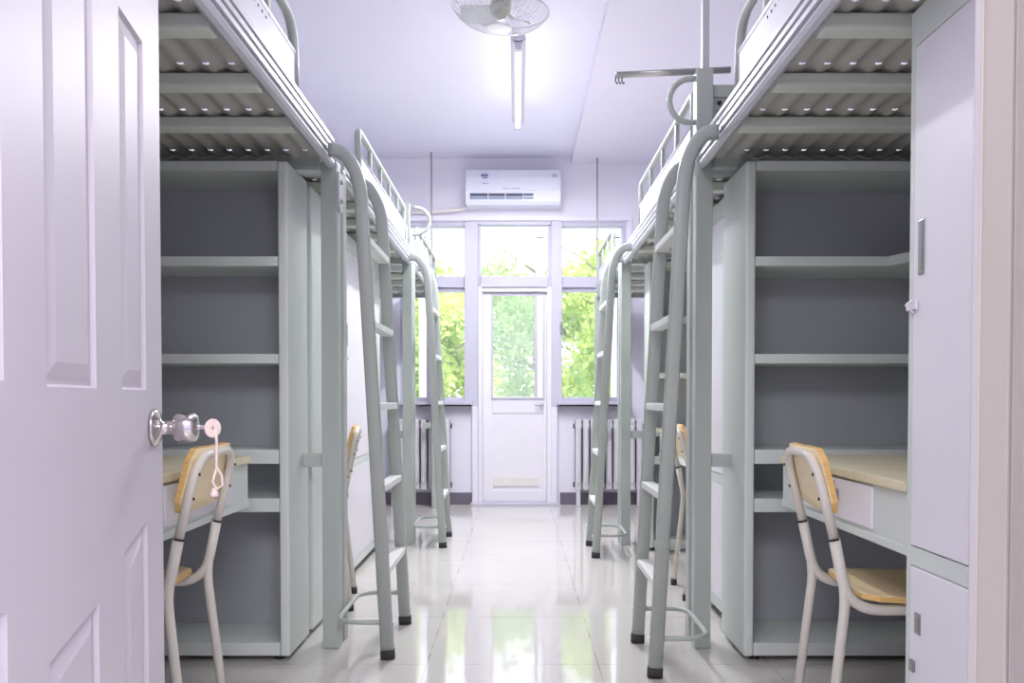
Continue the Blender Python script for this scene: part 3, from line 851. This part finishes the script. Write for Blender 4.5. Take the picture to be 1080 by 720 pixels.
# ------------------------------------------------------------------ radiators
def radiator(x0, n, label):
    R = thing('radiator', label, 'radiator', (x0+n*0.033, YB-0.1, 0), 'cast radiators under the windows')
    y0, y1 = YB-0.145, YB-0.045
    for k in range(n):
        xc = x0+0.066*(k+0.5)
        b = MB()
        b.box(xc-0.026, y0+0.02, 0.14, xc+0.026, y1-0.02, 0.75, 0.012)
        b.box(xc-0.019, y0, 0.20, xc+0.019, y1, 0.70, 0.016)
        b.box(xc-0.030, y0+0.022, 0.16, xc+0.030, y1-0.022, 0.205, 0.012); b.box(xc-0.030, y0+0.022, 0.67, xc+0.030, y1-0.022, 0.715, 0.012)
        child('radiator_section', b, M['radiator'], R)
    b = MB()
    b.tube([(x0-0.012, YB-0.095, 0.183), (x0+0.066*n+0.012, YB-0.095, 0.183)], 0.022, 12); b.tube([(x0-0.012, YB-0.095, 0.692), (x0+0.066*n+0.012, YB-0.095, 0.692)], 0.022, 12)
    b.box(x0+0.004, YB-0.052, 0.15, x0+0.066*n-0.004, YB-0.046, 0.74)  # dark sheet behind the sections paints the shade in their gaps
    child('header_pipe_gap_shade', b, M['radgap'], R)
    for xx in (x0+0.033, x0+0.066*n-0.033):
        b = MB(); b.box(xx-0.018, y0+0.03, 0, xx+0.018, y1-0.03, 0.16, 0.005); child('foot', b, M['radiator'], R)
    return R
radiator(-1.10, 8, 'white column radiator under the window on the entry door side')
radiator(0.50, 9, 'white column radiator under the window opposite the entry door')

# ------------------------------------------------------------------ air conditioner
def aircon():
    R = thing('air_conditioner', 'white wall air conditioner with slate vent slots above the balcony door', 'air conditioner', (-0.03, YB-0.1, 2.57))
    x0, x1 = -0.432, 0.372
    prof = [(YB-0.001, 2.575), (YB-0.165, 2.575), (YB-0.195, 2.60), (YB-0.21, 2.68), (YB-0.205, 2.80), (YB-0.185, 2.865), (YB-0.15, 2.875), (YB-0.001, 2.875)]
    b = MB(); b.prism(prof, 'x', x0, x1); b2 = list(b.bm.edges)
    child('body', b, M['ac'], R)
    fp = MB(); fp.prism([(YB-0.2075, 2.684), (YB-0.216, 2.69), (YB-0.211, 2.80), (YB-0.193, 2.86), (YB-0.185, 2.86), (YB-0.200, 2.80)], 'x', x0+0.004, x1-0.004)
    p = child('front_panel', fp, M['ac'], R)
    # vents
    cells = [(-0.395, -0.245), (-0.237, -0.10), (-0.092, 0.05)]
    b = MB()
    for (a, c) in cells:
        b.box(a, YB-0.2145, 2.642, c, YB-0.195, 2.662, 0.002)
    b.box(0.055, YB-0.2145, 2.645, 0.14, YB-0.195, 2.66, 0.002)
    child('vent_slot', b, M['louvre'], R)
    b = MB()
    for (a, c) in cells:
        b.box(a, YB-0.2125, 2.615, c, YB-0.190, 2.636, 0.002)
    b.box(0.055, YB-0.2125, 2.618, 0.14, YB-0.190, 2.632, 0.002)
    child('louvre', b, M['louvre2'], R)
    # printed marks: small blue logo and rating mark, too faint to spell out
    def mark(name, parts, m):
        b = MB()
        for (xa, za, xb_, zb) in parts: b.box(xa, YB-0.2185, za, xb_, YB-0.214, zb, 0.0)
        child(name, b, m, R, p)
    mark('blue_mark', [(-0.30, 2.802, -0.284, 2.822), (-0.281, 2.806, -0.27, 2.822), (-0.267, 2.802, -0.258, 2.822), (-0.255, 2.806, -0.243, 2.822), (-0.288, 2.788, -0.25, 2.796)], M['ink'])
    mark('pale_mark', [(-0.29, 2.74, -0.262, 2.747), (-0.258, 2.74, -0.24, 2.747)], M['ink2'])
    mark('pale_mark', [(0.30, 2.812, 0.34, 2.82), (0.30, 2.798, 0.34, 2.806)], M['ink2'])
    mark('pale_mark', [(-0.12, 2.70, -0.06, 2.706), (-0.05, 2.70, 0.03, 2.706)], M['ink2'])
    b = MB(); b.tube([(x0+0.03, YB-0.05, 2.60), (x0-0.05, YB-0.04, 2.565), (-0.75, YB-0.035, 2.545), (-1.05, YB-0.035, 2.54)], 0.016, 8)
    child('pipe', b, M['pipe'], R)
aircon()

# ------------------------------------------------------------------ ceiling fan (orbit type)
def fan():
    cx, cy, cz = -0.07, 3.50, 2.62
    R = thing('ceiling_fan', 'small caged orbit fan hanging from the ceiling before the tube lamp', 'fan', (cx, cy, ZC))
    tilt = Matrix.Translation((cx, cy, cz)) @ Matrix.Rotation(math.radians(4.5), 4, 'Y') @ Matrix.Rotation(math.radians(5), 4, 'X')
    b = MB(); b.lathe([(0, ZC), (0.07, ZC), (0.07, ZC-0.03), (0.02, ZC-0.05), (0.012, ZC-0.06), (0.012, cz+0.13), (0, cz+0.13)], (cx, cy, 0)); child('mount', b, M['fanbody'], R)
    b = MB(); b.lathe([(0, 0.15), (0.045, 0.15), (0.055, 0.145), (0.062, 0.13), (0.062, 0.10), (0.05, 0.085), (0.012, 0.08), (0.010, 0.05), (0, 0.05)], (0, 0, 0)); b.xform(tilt); child('yoke', b, M['fanbody'], R)
    b = MB(); b.lathe([(0, 0.055), (0.022, 0.055), (0.045, 0.045), (0.05, 0.015), (0.04, -0.02), (0.018, -0.04), (0, -0.045)], (0, 0, 0)); b.xform(tilt); child('motor', b, M['fanbody'], R)
    Rr = 0.212
    def prof(t, top):
        # t 0 at hub .. 1 at rim
        r = 0.05+(Rr-0.05)*t
        z = (0.052*(1-t**2.5) if top else -0.075*(1-t**2.6)**0.8)
        return r, z
    b = MB()
    n = 44
    for k in range(n):
        a = 2*PI*k/n
        for top in (True, False):
            pts = []
            for i in range(8):
                r, z = prof(i/7, top)
                tw = 0.25*(i/7)*(1 if top else -1)*0
                pts.append((r*math.cos(a+tw), r*math.sin(a+tw), z))
            b.tube(pts, 0.0011, 4, caps=False)
    for t, top in ((0.35, True), (0.7, True), (0.35, False), (0.7, False)):
        r, z = prof(t, top)
        b.tube([(r*math.cos(2*PI*k/40), r*math.sin(2*PI*k/40), z) for k in range(40)], 0.0013, 4, closed=True)
    b.tube([(Rr*math.cos(2*PI*k/48), Rr*math.sin(2*PI*k/48), 0) for k in range(48)], 0.005, 6, closed=True)
    b.xform(tilt); cage = child('cage', b, M['fanwire'], R)
    b = MB(); b.lathe([(0, -0.072), (0.052, -0.072), (0.056, -0.076), (0.05, -0.082), (0, -0.084)], (0, 0, 0), 'z', 24); b.xform(tilt); child('badge', b, M['white'], R, cage)
    for k in range(3):
        b = MB(); bm = b.bm
        N = 8; top = []
        for i in range(N+1):
            r = 0.04+0.145*i/N
            wdt = 0.045+0.06*math.sin(PI*min(1, 0.15+0.85*i/N)*0.85)
            if i == N: wdt *= 0.6
            row = []
            for j in range(5):
                v = (j/4-0.5)
                ang = v*wdt/r*0.9 + 0.25*i/N
                row.append(bm.verts.new((r*math.cos(ang), r*math.sin(ang), -0.012+v*0.05)))
            top.append(row)
        for i in range(N):
            for j in range(4):
                f = bm.faces.new((top[i][j], top[i+1][j], top[i+1][j+1], top[i][j+1])); f.smooth = True
        bmesh.ops.solidify(bm, geom=bm.faces[:], thickness=0.002)
        b.xform(tilt @ Matrix.Rotation(2*PI*k/3+0.5, 4, 'Z')); child('blade', b, M['fanblade'], R)
fan()

# ------------------------------------------------------------------ fluorescent lamp
def lamp(x, y0, y1, z, label, group):
    R = thing('tube_lamp', label, 'lamp', (x, (y0+y1)/2, ZC), group)
    b = MB(); b.prism([(x-0.042, z+0.045), (x-0.034, z+0.075), (x+0.034, z+0.075), (x+0.042, z+0.045), (x+0.02, z+0.025), (x-0.02, z+0.025)], 'y', y0, y1)
    child('housing', b, M['lampbody'], R)
    b = MB(); b.tube([(x, y0+0.03, z), (x, y1-0.03, z)], 0.0135, 12); child('lamp_tube', b, M['lamptube'], R)
    for (a, c) in ((y0, y0+0.035), (y1-0.035, y1)):
        b = MB(); b.prism([(x-0.022, z+0.03), (x+0.022, z+0.03), (x+0.016, z-0.018), (x-0.016, z-0.018)], 'y', a, c); child('end_cap', b, M['lampbody'], R)
    for yy in (y0+0.2, y1-0.2):
        b = MB(); b.tube([(x, yy, z+0.075), (x, yy, ZC)], 0.006, 6); child('hanger', b, M['lampbody'], R)
    return R
lamp(0.008, 4.40, 5.72, 2.855, 'bright tube lamp hanging under the ceiling beyond the fan', None)

# ------------------------------------------------------------------ outdoors
struct(MB().box(-30, YB+0.25, -0.12, 30, 45, -0.02).build('ground', M['ground']), 'pale ground outside the windows', 'ground')
def tree(name, x, y, h, r, zc, n, m, label, size=0.11, squash=1.0):
    R = thing(name, label, 'tree', (x, y, -0.02), 'trees outside the windows')
    rnd = random.Random(int(abs(x*100)+y*10))
    b = MB(); b.tube([(x, y, -0.02), (x+0.05, y, zc*0.5), (x-0.05, y+0.05, zc), (x, y, h-0.4)], [0.10, 0.08, 0.05, 0.02], 8)
    for k in range(7):
        a = rnd.uniform(0, 2*PI); z0 = zc-0.6+0.25*k
        b.tube([(x, y, z0), (x+math.cos(a)*r*0.4, y+math.sin(a)*r*0.4, z0+0.35), (x+math.cos(a)*r*0.8, y+math.sin(a)*r*0.8, z0+0.55)], [0.03, 0.02, 0.008], 6)
    child('trunk', b, M['bark'], R)
    b = MB(); bm = b.bm
    blobs = []
    for k in range(22):
        while True:
            v = Vector((rnd.uniform(-1, 1), rnd.uniform(-1, 1), rnd.uniform(-1, 1)))
            if v.length < 1: break
        blobs.append(Vector((x+v.x*r*0.85, y+v.y*r*0.7, zc+v.z*(h-zc)*0.85*squash)))
    for i in range(n):
        c = rnd.choice(blobs)
        v = Vector((rnd.gauss(0, 1), rnd.gauss(0, 1), rnd.gauss(0, 1))).normalized() * (r*0.36*rnd.random()**0.45)
        p = c+v
        d = Vector((rnd.uniform(-1, 1), rnd.uniform(-1, 1), rnd.uniform(-1.0, 0.3))).normalized()
        q = d.orthogonal().normalized(); q.rotate(Matrix.Rotation(rnd.uniform(0, 6.28), 3, d))
        L = size*rnd.uniform(0.6, 1.2); W = L*0.32
        vs = [bm.verts.new(p), bm.verts.new(p+d*L*0.5+q*W), bm.verts.new(p+d*L), bm.verts.new(p+d*L*0.5-q*W)]
        bm.faces.new(vs)
    o = b.build('foliage', m, None, recalc=False); o.parent = R; o.data.transform(R.matrix_basis.inverted())
    return R
tree('leafy_tree', -1.15, 10.2, 3.35, 0.95, 1.8, 7000, M['leaf_a'], 'yellow green tree outside the window on the entry door side')
tree('leafy_tree', 1.20, 10.4, 3.35, 0.95, 1.8, 7000, M['leaf_a'], 'yellow green tree outside the window with the sash handle')
tree('leafy_tree', 0.32, 12.3, 3.75, 1.3, 1.95, 9500, M['leaf_b'], 'mid green tree seen through the balcony door glass')
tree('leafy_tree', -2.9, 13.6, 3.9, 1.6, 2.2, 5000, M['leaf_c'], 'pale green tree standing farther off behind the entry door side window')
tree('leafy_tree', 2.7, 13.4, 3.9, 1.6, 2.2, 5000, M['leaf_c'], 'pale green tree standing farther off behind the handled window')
# white glazing of the balcony front
b = MB()
for xx in (-1.75, -0.98, 0.245, 1.04, 1.75):
    b.box(xx-0.045, 8.36, 0.0, xx+0.045, 8.44, 2.62, 0.004)
b.box(-1.8, 8.36, 2.60, 1.8, 8.44, 3.05); b.box(-1.8, 8.36, -0.1, 1.8, 8.44, 0.80); b.box(-1.8, 8.34, 0.80, 1.8, 8.46, 0.85, 0.004)
struct(b.build('window_4', M['white']), 'white framed balcony front beyond the windows', 'window')
# ------------------------------------------------------------------ world and lights
wd = bpy.data.worlds.new('sky'); SC.world = wd; wd.use_nodes = True
nt = wd.node_tree
bg = nt.nodes['Background']
tc = nt.nodes.new('ShaderNodeTexCoord'); sx = nt.nodes.new('ShaderNodeSeparateXYZ'); cr = nt.nodes.new('ShaderNodeValToRGB')
nt.links.new(tc.outputs['Generated'], sx.inputs[0]); nt.links.new(sx.outputs['Z'], cr.inputs['Fac'])
cr.color_ramp.elements[0].color = (0.93, 0.94, 1.0, 1); cr.color_ramp.elements[1].color = (0.80, 0.88, 1.0, 1)
nt.links.new(cr.outputs['Color'], bg.inputs['Color'])
bg.inputs['Strength'].default_value = 2.6

def area(name, loc, rot, sx_, sy_, power, col=(1, 1, 1)):
    l = bpy.data.lights.new(name, 'AREA'); l.shape = 'RECTANGLE'; l.size = sx_; l.size_y = sy_; l.energy = power; l.color = col
    o = bpy.data.objects.new(name, l); COL.objects.link(o); o.location = loc; o.rotation_euler = rot
    return o
sun = bpy.data.lights.new('sun', 'SUN'); sun.energy = 4.5; sun.angle = 0.03; sun.color = (1, 0.98, 0.9)
so = bpy.data.objects.new('sun', sun); COL.objects.link(so); so.rotation_euler = (math.radians(38), math.radians(18), 0)
# sun comes over the house roof from the room side, so it lights the trees and not the room
area('corridor_light', (0.0, -1.0, 2.6), (math.radians(60), 0, 0), 2.2, 0.8, 80, (1, 0.98, 0.99))
area('tube_lamp_light', (0.008, 5.06, 2.82), (0, 0, 0), 0.05, 1.2, 55, (0.95, 0.96, 1))
area('tube_lamp_glow', (0.008, 5.06, 2.90), (PI, 0, 0), 0.09, 1.2, 14, (0.95, 0.96, 1))
area('room_fill_light', (0.0, 4.9, 2.75), (0, 0, 0), 1.0, 2.6, 26, (0.985, 0.975, 1))  # added soft fill from above, stands for no fitting in the room
area('ceiling_fill_light', (0.0, 4.3, 1.95), (PI, 0, 0), 1.0, 4.6, 9, (0.98, 0.98, 1))  # added upward fill that brightens the ceiling, no real source
area('near_tube_light', (0.0, 1.9, 2.95), (0, 0, 0), 0.25, 1.2, 9, (1, 0.98, 1))

# ------------------------------------------------------------------ camera
cam = bpy.data.cameras.new('camera'); co = bpy.data.objects.new('camera', cam); COL.objects.link(co)
F = 840.0; PITCH = math.radians(1.2)
cam.sensor_width = 36; cam.lens = F/1080*36
co.location = (0, 0, 0.93)
co.rotation_euler = (PI/2-PITCH, 0, 0)
cam.shift_x = -5/1080
cam.shift_y = (420+F*math.tan(PITCH)-360)/1080
cam.clip_start = 0.02
SC.camera = co
SC.view_settings.view_transform = 'Standard'
SC.view_settings.look = 'None'
SC.view_settings.exposure = 0.12
SC.view_settings.gamma = 1.0
